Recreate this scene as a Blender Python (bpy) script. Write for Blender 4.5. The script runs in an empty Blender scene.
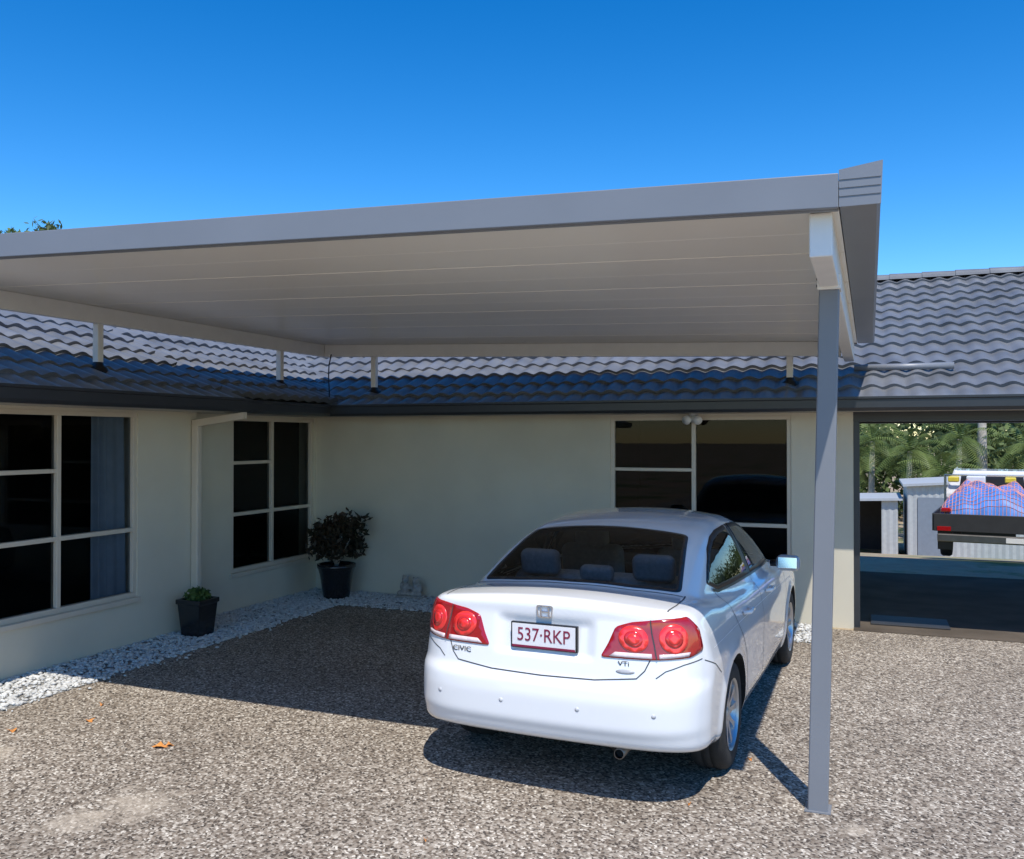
import bpy, bmesh, math, random
import numpy as np
from mathutils import Vector, Matrix
from mathutils.bvhtree import BVHTree
from mathutils.geometry import delaunay_2d_cdt
random.seed(7); rng=np.random.default_rng(7)
scene=bpy.context.scene
col=scene.collection
# ---------------------------------------------------------------- materials
def new_mat(name):
    m=bpy.data.materials.new(name); m.use_nodes=True
    return m, m.node_tree.nodes, m.node_tree.links, m.node_tree.nodes['Principled BSDF']
def pmat(name,color,rough=.5,metal=0,nscale=8,nvar=.12,bump=0,bscale=60,coat=0,spec=None,bdist=.01):
    m,n,l,p=new_mat(name)
    tc=n.new('ShaderNodeTexCoord')
    nz=n.new('ShaderNodeTexNoise'); nz.inputs['Scale'].default_value=nscale; nz.inputs['Detail'].default_value=6
    l.new(tc.outputs['Object'],nz.inputs['Vector'])
    r=n.new('ShaderNodeValToRGB')
    c=color
    r.color_ramp.elements[0].position=.3; r.color_ramp.elements[1].position=.7
    r.color_ramp.elements[0].color=(c[0]*(1-nvar),c[1]*(1-nvar),c[2]*(1-nvar),1)
    r.color_ramp.elements[1].color=(min(1,c[0]*(1+nvar)),min(1,c[1]*(1+nvar)),min(1,c[2]*(1+nvar)),1)
    l.new(nz.outputs['Fac'],r.inputs['Fac']); l.new(r.outputs['Color'],p.inputs['Base Color'])
    p.inputs['Roughness'].default_value=rough; p.inputs['Metallic'].default_value=metal
    if coat: p.inputs['Coat Weight'].default_value=coat; p.inputs['Coat Roughness'].default_value=.03
    if spec is not None: p.inputs['Specular IOR Level'].default_value=spec
    if bump:
        nb=n.new('ShaderNodeTexNoise'); nb.inputs['Scale'].default_value=bscale; nb.inputs['Detail'].default_value=4
        l.new(tc.outputs['Object'],nb.inputs['Vector'])
        b=n.new('ShaderNodeBump'); b.inputs['Strength'].default_value=bump; b.inputs['Distance'].default_value=bdist
        l.new(nb.outputs['Fac'],b.inputs['Height']); l.new(b.outputs['Normal'],p.inputs['Normal'])
    return m
def glass_mat(name,tint,ior=1.5,rough=0.0):
    m=bpy.data.materials.new(name); m.use_nodes=True; n=m.node_tree.nodes; l=m.node_tree.links
    n.clear(); o=n.new('ShaderNodeOutputMaterial'); mx=n.new('ShaderNodeMixShader'); fr=n.new('ShaderNodeFresnel'); fr.inputs['IOR'].default_value=ior
    t=n.new('ShaderNodeBsdfTransparent'); t.inputs['Color'].default_value=(*tint,1)
    g=n.new('ShaderNodeBsdfGlossy'); g.inputs['Roughness'].default_value=rough; g.inputs['Color'].default_value=(1,1,1,1)
    l.new(fr.outputs[0],mx.inputs[0]); l.new(t.outputs[0],mx.inputs[1]); l.new(g.outputs[0],mx.inputs[2]); l.new(mx.outputs[0],o.inputs['Surface'])
    return m
def aggregate_mat():
    m,n,l,p=new_mat('exposed_aggregate')
    tc=n.new('ShaderNodeTexCoord')
    mp=n.new('ShaderNodeMapping'); mp.inputs['Rotation'].default_value=(0,0,.63); mp.inputs['Location'].default_value=(3.17,1.29,0)
    l.new(tc.outputs['Object'],mp.inputs['Vector'])
    dn=n.new('ShaderNodeTexNoise'); dn.inputs['Scale'].default_value=35; dn.inputs['Detail'].default_value=2; l.new(mp.outputs[0],dn.inputs['Vector'])
    ds=n.new('ShaderNodeVectorMath'); ds.operation='SCALE'; ds.inputs['Scale'].default_value=.03; l.new(dn.outputs['Color'],ds.inputs[0])
    da=n.new('ShaderNodeVectorMath'); da.operation='ADD'; l.new(mp.outputs[0],da.inputs[0]); l.new(ds.outputs[0],da.inputs[1])
    v=n.new('ShaderNodeTexVoronoi'); v.voronoi_dimensions='2D'; v.inputs['Scale'].default_value=72; l.new(da.outputs[0],v.inputs['Vector'])
    sep=n.new('ShaderNodeSeparateColor'); l.new(v.outputs['Color'],sep.inputs[0])
    r=n.new('ShaderNodeValToRGB'); e=r.color_ramp.elements
    e[0].position=0; e[0].color=(.035,.028,.023,1)
    e[1].position=1; e[1].color=(.72,.665,.57,1)
    for pos,c in ((.2,(.09,.068,.05,1)),(.42,(.205,.163,.122,1)),(.66,(.33,.28,.225,1)),(.86,(.47,.42,.35,1))):
        x=e.new(pos); x.color=c
    l.new(sep.outputs[0],r.inputs['Fac'])
    r2=n.new('ShaderNodeValToRGB'); r2.color_ramp.elements[0].position=.45; r2.color_ramp.elements[1].position=.7
    r2.color_ramp.elements[0].color=(0,0,0,1); r2.color_ramp.elements[1].color=(1,1,1,1)
    l.new(v.outputs['Distance'],r2.inputs['Fac'])
    mx=n.new('ShaderNodeMix'); mx.data_type='RGBA'; l.new(r2.outputs['Color'],mx.inputs['Factor']); l.new(r.outputs['Color'],mx.inputs['A']); mx.inputs['B'].default_value=(.26,.225,.18,1)
    nz=n.new('ShaderNodeTexNoise'); nz.inputs['Scale'].default_value=.9; nz.inputs['Detail'].default_value=8; nz.inputs['Roughness'].default_value=.65
    l.new(tc.outputs['Object'],nz.inputs['Vector'])
    r3=n.new('ShaderNodeValToRGB'); r3.color_ramp.elements[0].position=.3; r3.color_ramp.elements[1].position=.72
    r3.color_ramp.elements[0].color=(.78,.755,.73,1); r3.color_ramp.elements[1].color=(1.18,1.17,1.16,1)
    l.new(nz.outputs['Fac'],r3.inputs['Fac'])
    mu=n.new('ShaderNodeMix'); mu.data_type='RGBA'; mu.blend_type='MULTIPLY'; mu.inputs['Factor'].default_value=1
    l.new(mx.outputs['Result'],mu.inputs['A']); l.new(r3.outputs['Color'],mu.inputs['B'])
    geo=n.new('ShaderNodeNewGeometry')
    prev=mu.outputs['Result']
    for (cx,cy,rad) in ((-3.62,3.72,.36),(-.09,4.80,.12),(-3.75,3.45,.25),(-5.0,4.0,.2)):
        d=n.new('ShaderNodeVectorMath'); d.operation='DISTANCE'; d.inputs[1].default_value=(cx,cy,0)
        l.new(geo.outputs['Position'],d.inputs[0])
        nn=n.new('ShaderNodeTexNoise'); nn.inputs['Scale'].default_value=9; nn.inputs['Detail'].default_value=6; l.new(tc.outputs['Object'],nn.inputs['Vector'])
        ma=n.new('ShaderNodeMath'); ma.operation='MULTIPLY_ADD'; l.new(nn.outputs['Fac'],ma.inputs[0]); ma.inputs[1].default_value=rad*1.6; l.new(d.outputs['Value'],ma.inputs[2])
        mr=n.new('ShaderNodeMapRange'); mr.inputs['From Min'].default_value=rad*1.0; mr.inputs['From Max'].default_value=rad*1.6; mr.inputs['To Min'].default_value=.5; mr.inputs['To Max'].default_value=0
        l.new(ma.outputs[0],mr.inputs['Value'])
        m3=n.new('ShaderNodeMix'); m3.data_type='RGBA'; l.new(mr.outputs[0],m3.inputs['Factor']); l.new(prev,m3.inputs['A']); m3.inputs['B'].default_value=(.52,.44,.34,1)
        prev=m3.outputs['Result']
    l.new(prev,p.inputs['Base Color']); p.inputs['Roughness'].default_value=.75
    b=n.new('ShaderNodeBump'); b.invert=True; b.inputs['Strength'].default_value=.4; b.inputs['Distance'].default_value=.004
    l.new(v.outputs['Distance'],b.inputs['Height']); l.new(b.outputs['Normal'],p.inputs['Normal'])
    return m
def leaf_mat(name,c1,c2,rough=.5):
    m,n,l,p=new_mat(name)
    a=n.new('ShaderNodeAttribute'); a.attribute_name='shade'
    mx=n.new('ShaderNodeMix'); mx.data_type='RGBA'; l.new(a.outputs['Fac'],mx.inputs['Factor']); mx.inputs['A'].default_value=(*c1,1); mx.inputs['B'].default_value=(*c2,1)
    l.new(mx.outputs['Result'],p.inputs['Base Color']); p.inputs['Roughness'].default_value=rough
    p.inputs['Specular IOR Level'].default_value=.3
    tr=n.new('ShaderNodeBsdfTranslucent'); l.new(mx.outputs['Result'],tr.inputs['Color'])
    ms=n.new('ShaderNodeMixShader'); ms.inputs[0].default_value=.25; l.new(p.outputs[0],ms.inputs[1]); l.new(tr.outputs[0],ms.inputs[2])
    l.new(ms.outputs[0],n['Material Output'].inputs['Surface'])
    return m
M={}
M['agg']=aggregate_mat()
M['wall']=pmat('cream_render',(.63,.575,.455),.9,nscale=1.5,nvar=.06,bump=.35,bscale=140,bdist=.004)
M['frame']=pmat('window_frame_cream',(.62,.54,.43),.4,nvar=.03)
M['soffit']=pmat('soffit_paint',(.5,.47,.4),.7,nvar=.04)
M['tile']=pmat('roof_tile_slate',(.15,.155,.165),.36,nscale=3,nvar=.25,bump=.25,bscale=70,bdist=.004)
M['gutter']=pmat('gutter_charcoal',(.03,.033,.038),.35,nvar=.06)
M['ceil']=pmat('panel_cream_white',(.90,.85,.755),.28,nscale=.8,nvar=.02)
M['beam']=pmat('beam_cream_white',(.84,.81,.75),.4,nvar=.03)
M['fascia']=pmat('basalt_grey_steel',(.20,.21,.23),.38,nscale=2,nvar=.04)
M['paint']=pmat('white_car_paint',(.80,.80,.80),.25,nscale=1,nvar=.01,coat=1)
M['black']=pmat('black_trim',(.012,.012,.013),.35,nvar=.1)
M['rubber']=pmat('tyre_rubber',(.02,.02,.02),.85,nscale=30,nvar=.2,bump=.2,bscale=120)
M['well']=pmat('wheel_well',(.01,.01,.01),.95)
M['alloy']=pmat('alloy_wheel',(.50,.51,.53),.35,metal=.85,nvar=.05)
M['chrome']=pmat('chrome_metal',(.75,.75,.77),.12,metal=1,nvar=.02)
M['steel']=pmat('exhaust_steel',(.18,.17,.16),.45,metal=.9,nvar=.1)
M['inter']=pmat('interior_dark',(.03,.03,.03),.9)
M['seat']=pmat('seat_fabric_grey',(.32,.32,.315),.95,nscale=40,nvar=.15)
M['redlens']=pmat('red_lens',(.36,.008,.01),.12,coat=1,nvar=.1,nscale=60)
M['redlamp']=pmat('red_lamp',(.90,.035,.03),.25,coat=1,nvar=.06,nscale=90)
M['clearlens']=pmat('clear_lens',(.75,.62,.62),.12,coat=1,nvar=.1,nscale=50)
M['line']=pmat('panel_gap',(.05,.05,.052),.8)
M['platew']=pmat('plate_white',(.78,.76,.76),.4,nvar=.02)
M['maroon']=pmat('plate_maroon',(.22,.01,.045),.5)
M['mirror_house']=pmat('mirror_housing_paint',(.30,.36,.43),.3,coat=1,nvar=.02)  # bluish reflection on the body-coloured housing, put into its base colour
M['carglass']=glass_mat('car_glass',(.68,.71,.70),1.23)
M['sideglass']=glass_mat('car_side_glass',(.50,.54,.53),1.4)
M['houseglass']=glass_mat('house_glass',(.55,.58,.6),1.26)
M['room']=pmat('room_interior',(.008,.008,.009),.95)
M['curtain']=pmat('curtain_blue_grey',(.36,.43,.52),.9,nvar=.08)
M['pebble']=pmat('white_pebble',(.56,.55,.52),.7,nscale=25,nvar=.3)
M['pebbase']=pmat('pebble_bed_base',(.24,.23,.21),.9,nscale=40,nvar=.4)
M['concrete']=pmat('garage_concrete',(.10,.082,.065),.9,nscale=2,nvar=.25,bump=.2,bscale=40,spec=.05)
M['pot']=pmat('black_glazed_pot',(.012,.013,.016),.2,coat=.4)
M['soil']=pmat('soil',(.04,.03,.02),.95)
M['leafdark']=leaf_mat('leaf_dark',(.018,.03,.014),(.075,.045,.03))
M['leafgreen']=leaf_mat('leaf_green',(.03,.07,.015),(.12,.19,.05))
M['gum']=leaf_mat('leaf_gum',(.02,.04,.012),(.17,.22,.075),.6)
M['palm']=leaf_mat('leaf_palm',(.04,.08,.015),(.20,.25,.07))
M['bark']=pmat('bark_pale',(.46,.41,.35),.9,nscale=5,nvar=.3)
M['stone']=pmat('statue_stone',(.36,.34,.31),.9,nscale=30,nvar=.25,bump=.4,bscale=90)
M['shedw']=pmat('shed_sheet_grey_white',(.42,.43,.42),.6,nvar=.08)
M['shedg']=pmat('shed_roof_grey',(.40,.42,.44),.5,nvar=.06)
M['shedd']=pmat('shed_door_grey',(.20,.23,.27),.5,nvar=.06)
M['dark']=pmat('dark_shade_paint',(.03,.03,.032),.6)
M['bluetarp']=pmat('blue_tarp',(.05,.20,.62),.5,nscale=3,nvar=.4)
M['rednet']=pmat('red_net',(.75,.32,.26),.6)
M['yellow']=pmat('yellow_plastic',(.7,.55,.05),.5)
M['whiteplastic']=pmat('white_plastic',(.75,.75,.73),.35,nvar=.02)
M['dryleaf']=pmat('dry_leaf',(.55,.22,.05),.7,nscale=40,nvar=.4)
def ground_mat():
    m,n,l,p=new_mat('dry_yard_ground')
    tc=n.new('ShaderNodeTexCoord')
    nz=n.new('ShaderNodeTexNoise'); nz.inputs['Scale'].default_value=.35; nz.inputs['Detail'].default_value=10; nz.inputs['Roughness'].default_value=.7
    l.new(tc.outputs['Object'],nz.inputs['Vector'])
    r=n.new('ShaderNodeValToRGB'); e=r.color_ramp.elements
    e[0].position=.42; e[0].color=(.36,.25,.165,1); e[1].position=.60; e[1].color=(.12,.155,.045,1)
    x=e.new(.51); x.color=(.38,.30,.20,1)
    l.new(nz.outputs['Fac'],r.inputs['Fac']); l.new(r.outputs['Color'],p.inputs['Base Color']); p.inputs['Roughness'].default_value=.95
    b=n.new('ShaderNodeBump'); b.inputs['Strength'].default_value=.6; b.inputs['Distance'].default_value=.1
    n2=n.new('ShaderNodeTexNoise'); n2.inputs['Scale'].default_value=6; n2.inputs['Detail'].default_value=8; l.new(tc.outputs['Object'],n2.inputs['Vector'])
    l.new(n2.outputs['Fac'],b.inputs['Height']); l.new(b.outputs['Normal'],p.inputs['Normal'])
    return m
M['ground']=ground_mat()
# ---------------------------------------------------------------- helpers
def empty(name,loc=(0,0,0),rotz=0):
    o=bpy.data.objects.new(name,None); o.location=loc; o.rotation_euler=(0,0,rotz); o.empty_display_size=.2; col.objects.link(o); return o
def mobj(name,verts,faces,mats,parent=None,smooth=False,midx=None):
    me=bpy.data.meshes.new(name)
    me.from_pydata([tuple(v) for v in verts],[],[tuple(f) for f in faces])
    if not isinstance(mats,(list,tuple)): mats=[mats]
    for m in mats: me.materials.append(m)
    if smooth: me.polygons.foreach_set('use_smooth',[True]*len(me.polygons))
    if midx is not None: me.polygons.foreach_set('material_index',list(midx))
    me.update()
    o=bpy.data.objects.new(name,me); col.objects.link(o)
    if parent: o.parent=parent
    return o
BF=[(0,3,2,1),(4,5,6,7),(0,1,5,4),(1,2,6,5),(2,3,7,6),(3,0,4,7)]
def box(name,x,y,z,mat,parent=None,bevel=0,seg=2,smooth=None):
    v=[(x[0],y[0],z[0]),(x[1],y[0],z[0]),(x[1],y[1],z[0]),(x[0],y[1],z[0]),(x[0],y[0],z[1]),(x[1],y[0],z[1]),(x[1],y[1],z[1]),(x[0],y[1],z[1])]
    o=mobj(name,v,BF,mat,parent)
    if bevel:
        b=o.modifiers.new('bevel','BEVEL'); b.width=bevel; b.segments=seg; b.limit_method='ANGLE'
        if seg>2: o.data.polygons.foreach_set('use_smooth',[True]*6)
    return o
def multibox(name,boxes,mat,parent=None,bevel=0):
    v=[];f=[]
    for x,y,z in boxes:
        k=len(v)
        v+=[(x[0],y[0],z[0]),(x[1],y[0],z[0]),(x[1],y[1],z[0]),(x[0],y[1],z[0]),(x[0],y[0],z[1]),(x[1],y[0],z[1]),(x[1],y[1],z[1]),(x[0],y[1],z[1])]
        f+=[tuple(i+k for i in q) for q in BF]
    o=mobj(name,v,f,mat,parent)
    if bevel:
        b=o.modifiers.new('bevel','BEVEL'); b.width=bevel; b.segments=2; b.limit_method='ANGLE'
    return o
def hexa(name,c8,mat,parent=None):
    return mobj(name,c8,BF,mat,parent)
def lathe(name,prof,mat,parent=None,seg=32,axis='Z',loc=(0,0,0),mats=None,midx=None):
    v=[];f=[];n=len(prof)
    for i in range(seg):
        a=2*math.pi*i/seg
        for r,h in prof:
            if axis=='Z': v.append((loc[0]+r*math.cos(a),loc[1]+r*math.sin(a),loc[2]+h))
            elif axis=='X': v.append((loc[0]+h,loc[1]+r*math.cos(a),loc[2]+r*math.sin(a)))
            else: v.append((loc[0]+r*math.cos(a),loc[1]+h,loc[2]+r*math.sin(a)))
    for i in range(seg):
        j=(i+1)%seg
        for k in range(n-1):
            f.append((i*n+k,j*n+k,j*n+k+1,i*n+k+1))
    o=mobj(name,v,f,mat,parent,smooth=True)
    return o
def tube(name,pts,rad,mat,parent=None,seg=10):
    pts=[Vector(p) for p in pts]
    if not isinstance(rad,(list,tuple)): rad=[rad]*len(pts)
    v=[];f=[]
    up=Vector((.13,.21,.97))
    for i,p in enumerate(pts):
        d=(pts[min(i+1,len(pts)-1)]-pts[max(i-1,0)]).normalized()
        a=d.cross(up)
        if a.length<.05: a=d.cross(Vector((1,0,0)))
        a.normalize(); b=d.cross(a)
        for k in range(seg):
            t=2*math.pi*k/seg
            v.append(p+a*rad[i]*math.cos(t)+b*rad[i]*math.sin(t))
    for i in range(len(pts)-1):
        for k in range(seg):
            k2=(k+1)%seg
            f.append((i*seg+k,i*seg+k2,(i+1)*seg+k2,(i+1)*seg+k))
    f.append(tuple(range(seg))[::-1]); f.append(tuple(range((len(pts)-1)*seg,len(pts)*seg)))
    return mobj(name,v,f,mat,parent,smooth=True)
def set_shade(o,vals):
    a=o.data.color_attributes.new('shade','FLOAT_COLOR','POINT')
    arr=np.ones((len(vals),4),dtype=np.float32); arr[:,:3]=np.array(vals)[:,None]
    a.data.foreach_set('color',arr.ravel())
def leaf_cloud(name,clumps,n,size,mat,parent=None,aspect=.45,surface=.5,droop=.2):
    cl=np.array(clumps,float); w=(cl[:,3]*cl[:,4]*cl[:,5])**(2/3); w/=w.sum()
    idx=rng.choice(len(cl),n,p=w)
    d=rng.normal(size=(n,3)); d/=np.linalg.norm(d,axis=1)[:,None]
    rr=rng.random(n)**(surface)
    P=cl[idx,:3]+d*cl[idx,3:6]*rr[:,None]*(1+.25*rng.normal(size=(n,1))*.5)
    a=rng.normal(size=(n,3)); a[:,2]-=droop; a/=np.linalg.norm(a,axis=1)[:,None]
    b=np.cross(a,rng.normal(size=(n,3))); b/=np.linalg.norm(b,axis=1)[:,None]
    s=size*(.6+.8*rng.random(n))[:,None]
    V=np.stack([P-a*s*.5,P+b*s*aspect*.5,P+a*s*.5,P-b*s*aspect*.5],1).reshape(-1,3)
    F=np.arange(4*n).reshape(-1,4)
    o=mobj(name,V.tolist(),F.tolist(),mat,parent)
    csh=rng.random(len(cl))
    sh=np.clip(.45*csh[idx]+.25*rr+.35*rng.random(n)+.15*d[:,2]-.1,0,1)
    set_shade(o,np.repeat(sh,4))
    return o
# ---------------------------------------------------------------- ground
H0=1.95
def gz(y):
    t=min(1,max(0,(y-16.0)/18.2)); return -2.1*t
ys=[-300,-60,-15,0,8,16.0]+[16.0+18.2*i/8 for i in range(1,9)]+[45,70,120,400]
xs=[-300,-60,-20,-8,0,8,20,60,300]
v=[(x,y,gz(y)-.004) for y in ys for x in xs]; nx=len(xs)
f=[(j*nx+i,j*nx+i+1,(j+1)*nx+i+1,(j+1)*nx+i) for j in range(len(ys)-1) for i in range(nx-1)]
mobj('ground',v,f,M['ground'],smooth=True)
v=[(-5.75,-14,.004),(14,-14,.004),(14,9.0,.004),(-5.75,9.0,.004),(-.42,9.0,.004),(-.42,9.75,.004),(14,9.75,.004)]
mobj('driveway',v,[(0,1,2,4,3),(4,2,6,5)],M['agg'])
# ---------------------------------------------------------------- house
house=empty('house')
def wall_x(name,xw0,xw1,y0,y1,z0,z1,ops):
    bs=[];cur=y0
    for ya,yb,za,zb in sorted(ops):
        bs.append(((xw0,xw1),(cur,ya),(z0,z1)))
        bs.append(((xw0,xw1),(ya,yb),(z0,za))); bs.append(((xw0,xw1),(ya,yb),(zb,z1))); cur=yb
    bs.append(((xw0,xw1),(cur,y1),(z0,z1)))
    return multibox(name,bs,M['wall'],house)
def wall_y(name,yw0,yw1,x0,x1,z0,z1,ops):
    bs=[];cur=x0
    for xa,xb,za,zb in sorted(ops):
        bs.append(((cur,xa),(yw0,yw1),(z0,z1)))
        bs.append(((xa,xb),(yw0,yw1),(z0,za))); bs.append(((xa,xb),(yw0,yw1),(zb,z1))); cur=xb
    bs.append(((cur,x1),(yw0,yw1),(z0,z1)))
    return multibox(name,bs,M['wall'],house)
ZT=2.215
W1=(4.05,6.62,.45,2.19); W2=(8.22,9.81,.43,2.19); W3=(-2.73,-.77,.60,2.19)
wall_x('wall_wing',-6.67,-6.45,-3,7.42,-.1,ZT,[(.6,2.4,.45,2.18),W1])
wall_x('wall_recess',-6.87,-6.65,7.42,9.87,-.1,ZT,[W2])
wall_y('wall_main',9.87,10.07,-6.87,-.16,-.1,ZT,[W3])
box('wall_wing_end',(-14,-6.45),(-3.2,-3),(-.1,ZT),M['wall'],house)
box('wall_passage_side',(-.38,-.16),(10.07,14.0),(-.1,2.6),M['wall'],house)
box('passage_far_wall_left',(-14,-.16),(14.0,14.2),(-.1,3.1),M['wall'],house)
box('passage_lintel_far',(-.16,5.2),(14.0,14.2),(2.16,3.1),M['gutter'],house)
box('passage_wall_right',(5.2,5.4),(9.85,14.2),(-.1,2.6),M['wall'],house)
box('wall_right_far',(5.4,9.5),(9.85,10.05),(-.1,ZT),M['wall'],house)
box('passage_lintel',(-.16,5.2),(9.87,10.02),(2.12,2.5),M['gutter'],house)
box('passage_ceiling',(-.16,5.2),(10.02,14.0),(2.24,2.26),M['soffit'],house)
box('door_trim',(-.158,-.10),(9.90,9.98),(0,2.12),M['gutter'],house)
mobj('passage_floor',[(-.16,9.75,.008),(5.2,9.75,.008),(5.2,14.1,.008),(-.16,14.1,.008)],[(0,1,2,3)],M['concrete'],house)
box('doormat',(.0,.75),(10.1,10.6),(.009,.024),M['dark'],None,bevel=.004)
def room(name,x0,x1,y0,y1,z0,z1):
    return [(x0,y0,z0),(x1,y0,z0),(x1,y1,z0),(x0,y1,z0),(x0,y0,z1),(x1,y0,z1),(x1,y1,z1),(x0,y1,z1)]
def room_x(name,y0,y1,xw):
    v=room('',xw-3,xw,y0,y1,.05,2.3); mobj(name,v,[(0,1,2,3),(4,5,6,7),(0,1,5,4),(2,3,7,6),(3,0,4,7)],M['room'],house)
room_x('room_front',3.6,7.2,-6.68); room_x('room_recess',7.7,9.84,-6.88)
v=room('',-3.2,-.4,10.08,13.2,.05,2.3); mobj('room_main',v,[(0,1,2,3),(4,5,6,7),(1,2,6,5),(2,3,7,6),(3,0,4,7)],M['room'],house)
def window_frame(name,axis,pos,a0,a1,z0,z1,mull,trans_full,trans_part,part_side):
    t=.045;d0,d1=-.08,-.012
    segs=[(a0,a1,z0,z0+t),(a0,a1,z1-t,z1),(a0,a0+t,z0+t,z1-t),(a1-t,a1,z0+t,z1-t)]
    for mx_ in mull: segs.append((mx_-.022,mx_+.022,z0+t,z1-t))
    edges=[a0+t]+[q for mx_ in mull for q in (mx_-.022,mx_+.022)]+[a1-t]
    for k in range(0,len(edges),2):
        segs.append((edges[k],edges[k+1],trans_full-.02,trans_full+.02))
        if (k//2) in part_side: segs.append((edges[k],edges[k+1],trans_part-.018,trans_part+.018))
    bs=[]
    for s in segs:
        if axis=='x': bs.append(((pos+d0,pos+d1),(s[0],s[1]),(s[2],s[3])))
        else: bs.append(((s[0],s[1]),(pos-d1,pos-d0),(s[2],s[3])))
    multibox(name+'_frame',bs,M['frame'],house,bevel=.004)
    if axis=='x':
        box(name+'_sill',(pos-.03,pos+.03),(a0-.03,a1+.02),(z0-.05,z0-.002),M['frame'],house,bevel=.006)
        gl=[(pos-.05,a0+t,z0+t),(pos-.05,a1-t,z0+t),(pos-.05,a1-t,z1-t),(pos-.05,a0+t,z1-t)]
    else:
        box(name+'_sill',(a0-.03,a1+.03),(pos-.03,pos+.03),(z0-.05,z0-.002),M['frame'],house,bevel=.006)
        gl=[(a0+t,pos+.05,z0+t),(a1-t,pos+.05,z0+t),(a1-t,pos+.05,z1-t),(a0+t,pos+.05,z1-t)]
    mobj(name+'_glass',gl,[(0,1,2,3)],M['houseglass'],house)
window_frame('front_window','x',-6.45,*W1[:2],*W1[2:],[4.88,5.74],1.086,1.668,[0,1])
window_frame('far_front_window','x',-6.45,.6,2.4,.45,2.18,[1.5],1.086,1.668,[0])
window_frame('recess_window','x',-6.65,*W2[:2],*W2[2:],[8.98],1.086,1.668,[0])
window_frame('main_window','y',9.87,*W3[:2],*W3[2:],[-1.795],1.02,1.60,[0])
def curtain(name,p0,p1,z0,z1,amp=.04,per=.10):
    p0=Vector(p0);p1=Vector(p1);d=(p1-p0);L=d.length;d.normalize();nrm=Vector((-d.y,d.x))
    n=int(L/.008);v=[];f=[]
    for i in range(n+1):
        s=L*i/n; o=amp*math.sin(2*math.pi*s/per+1.3*math.sin(s*9))*(.6+.4*math.sin(s*17))
        q=p0+d*s+nrm*o
        q2=p0+d*s*.93+nrm*o*.6
        v+=[(q.x,q.y,z0),(q2.x,q2.y,z1)]
    for i in range(n): f.append((2*i,2*i+2,2*i+3,2*i+1))
    mobj(name,v,f,M['curtain'],house,smooth=True)
curtain('front_curtain',(-6.57,6.18),(-6.57,6.62),.4,2.2)
curtain('front_curtain_far',(-6.57,4.0),(-6.57,4.35),.4,2.2)
multibox('soffits',[((-6.45,-5.88),(-3.2,7.45),(2.216,2.23)),((-6.65,-6.08),(7.452,9.87),(2.216,2.23)),((-6.08,9.5),(9.28,9.87),(2.217,2.231))],M['soffit'],house)
def gutter_run(name,a,b,nrm,z=2.21):
    prof=[(0,0),(.09,0),(.115,.03),(.115,.105),(.128,.115),(.128,.135),(.112,.135),(.10,.12),(.10,.03),(0,.02),(0,.13),(-.015,.13),(-.015,0)]
    v=[];m=len(prof)
    for p in (a,b):
        for o,h in prof: v.append((p[0]+nrm[0]*o,p[1]+nrm[1]*o,z+h))
    f=[(i,(i+1)%m,m+(i+1)%m,m+i) for i in range(m)]
    f.append((0,1,2,3,8,9)); f.append((m,m+1,m+2,m+3,m+8,m+9))
    mobj(name,v,f,M['gutter'],house)
gutter_run('gutter_wing',(-5.9,-3.2),(-5.9,7.45),(1,0))
gutter_run('gutter_recess',(-6.1,7.45),(-6.1,9.29),(1,0))
gutter_run('gutter_main',(-6.1,9.3),(9.5,9.3),(0,-1))
box('gutter_return',(-6.12,-5.79),(7.44,7.47),(2.212,2.34),M['gutter'],house)
box('downpipe',(-6.445,-6.36),(7.33,7.40),(.25,2.10),M['frame'],house,bevel=.012)
hexa('downpipe_offset',[(-6.44,7.335,2.06),(-5.80,7.335,2.14),(-5.80,7.395,2.14),(-6.44,7.395,2.06),(-6.44,7.335,2.13),(-5.80,7.335,2.208),(-5.80,7.395,2.208),(-6.44,7.395,2.13)],M['frame'],house)
box('downpipe_foot',(-6.44,-6.365),(7.335,7.395),(0,.25),M['frame'],house)
def tile_roof(name,origin,along,up,tanp,L,run,per=.205,course=.32,amp=.034,nose=.030):
    o=np.array(origin,float);al=np.array([along[0],along[1],0.]);cp=1/math.sqrt(1+tanp*tanp);sp=tanp*cp
    u=np.array([up[0]*cp,up[1]*cp,sp]); nrm=np.array([-up[0]*sp,-up[1]*sp,cp])
    na=int(L/per*8);a=np.linspace(0,L,na+1)
    slope=run/cp; nc=int(math.ceil(slope/course))
    V=[];F=[];k=0
    for c in range(nc):
        r0=c*course;r1=min((c+1)*course,slope)
        ph=(a/per+.06*math.sin(c*1.9))%1.0
        prof=amp*np.power(.5-.5*np.cos(2*np.pi*ph),.75)
        tileid=np.floor(a/(per*2))
        jit=.004*math.sin(c*2.7)+.003*np.sin(tileid*12.9+c*7.7)
        off=prof
        A=o+al*a[:,None]+u*(r0-.02)+nrm*(off+nose+jit)[:,None]
        B=o+al*a[:,None]+u*r1+nrm*(off)[:,None]
        D=o+al*a[:,None]+u*(r0-.015)+nrm*(off*.6-.02)[:,None]
        m=na+1
        V+=A.tolist()+B.tolist()+A.tolist()+D.tolist()
        for i in range(na):
            F.append((k+i,k+i+1,k+m+i+1,k+m+i)); F.append((k+2*m+i,k+3*m+i,k+3*m+i+1,k+2*m+i+1))
        k+=4*m
    return mobj(name,V,F,M['tile'],house,smooth=True)
TP=.45; ZR=2.30
RY=13.25; RH=ZR+TP*(RY-9.3)
tile_roof('roof_main_front',(-13.4,9.3,ZR),(1,0),(0,1),TP,22.9,RY-9.3)
tile_roof('roof_main_back',(9.5,14.45,RH-TP*1.2),(-1,0),(0,-1),TP,22.9,1.2)
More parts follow.
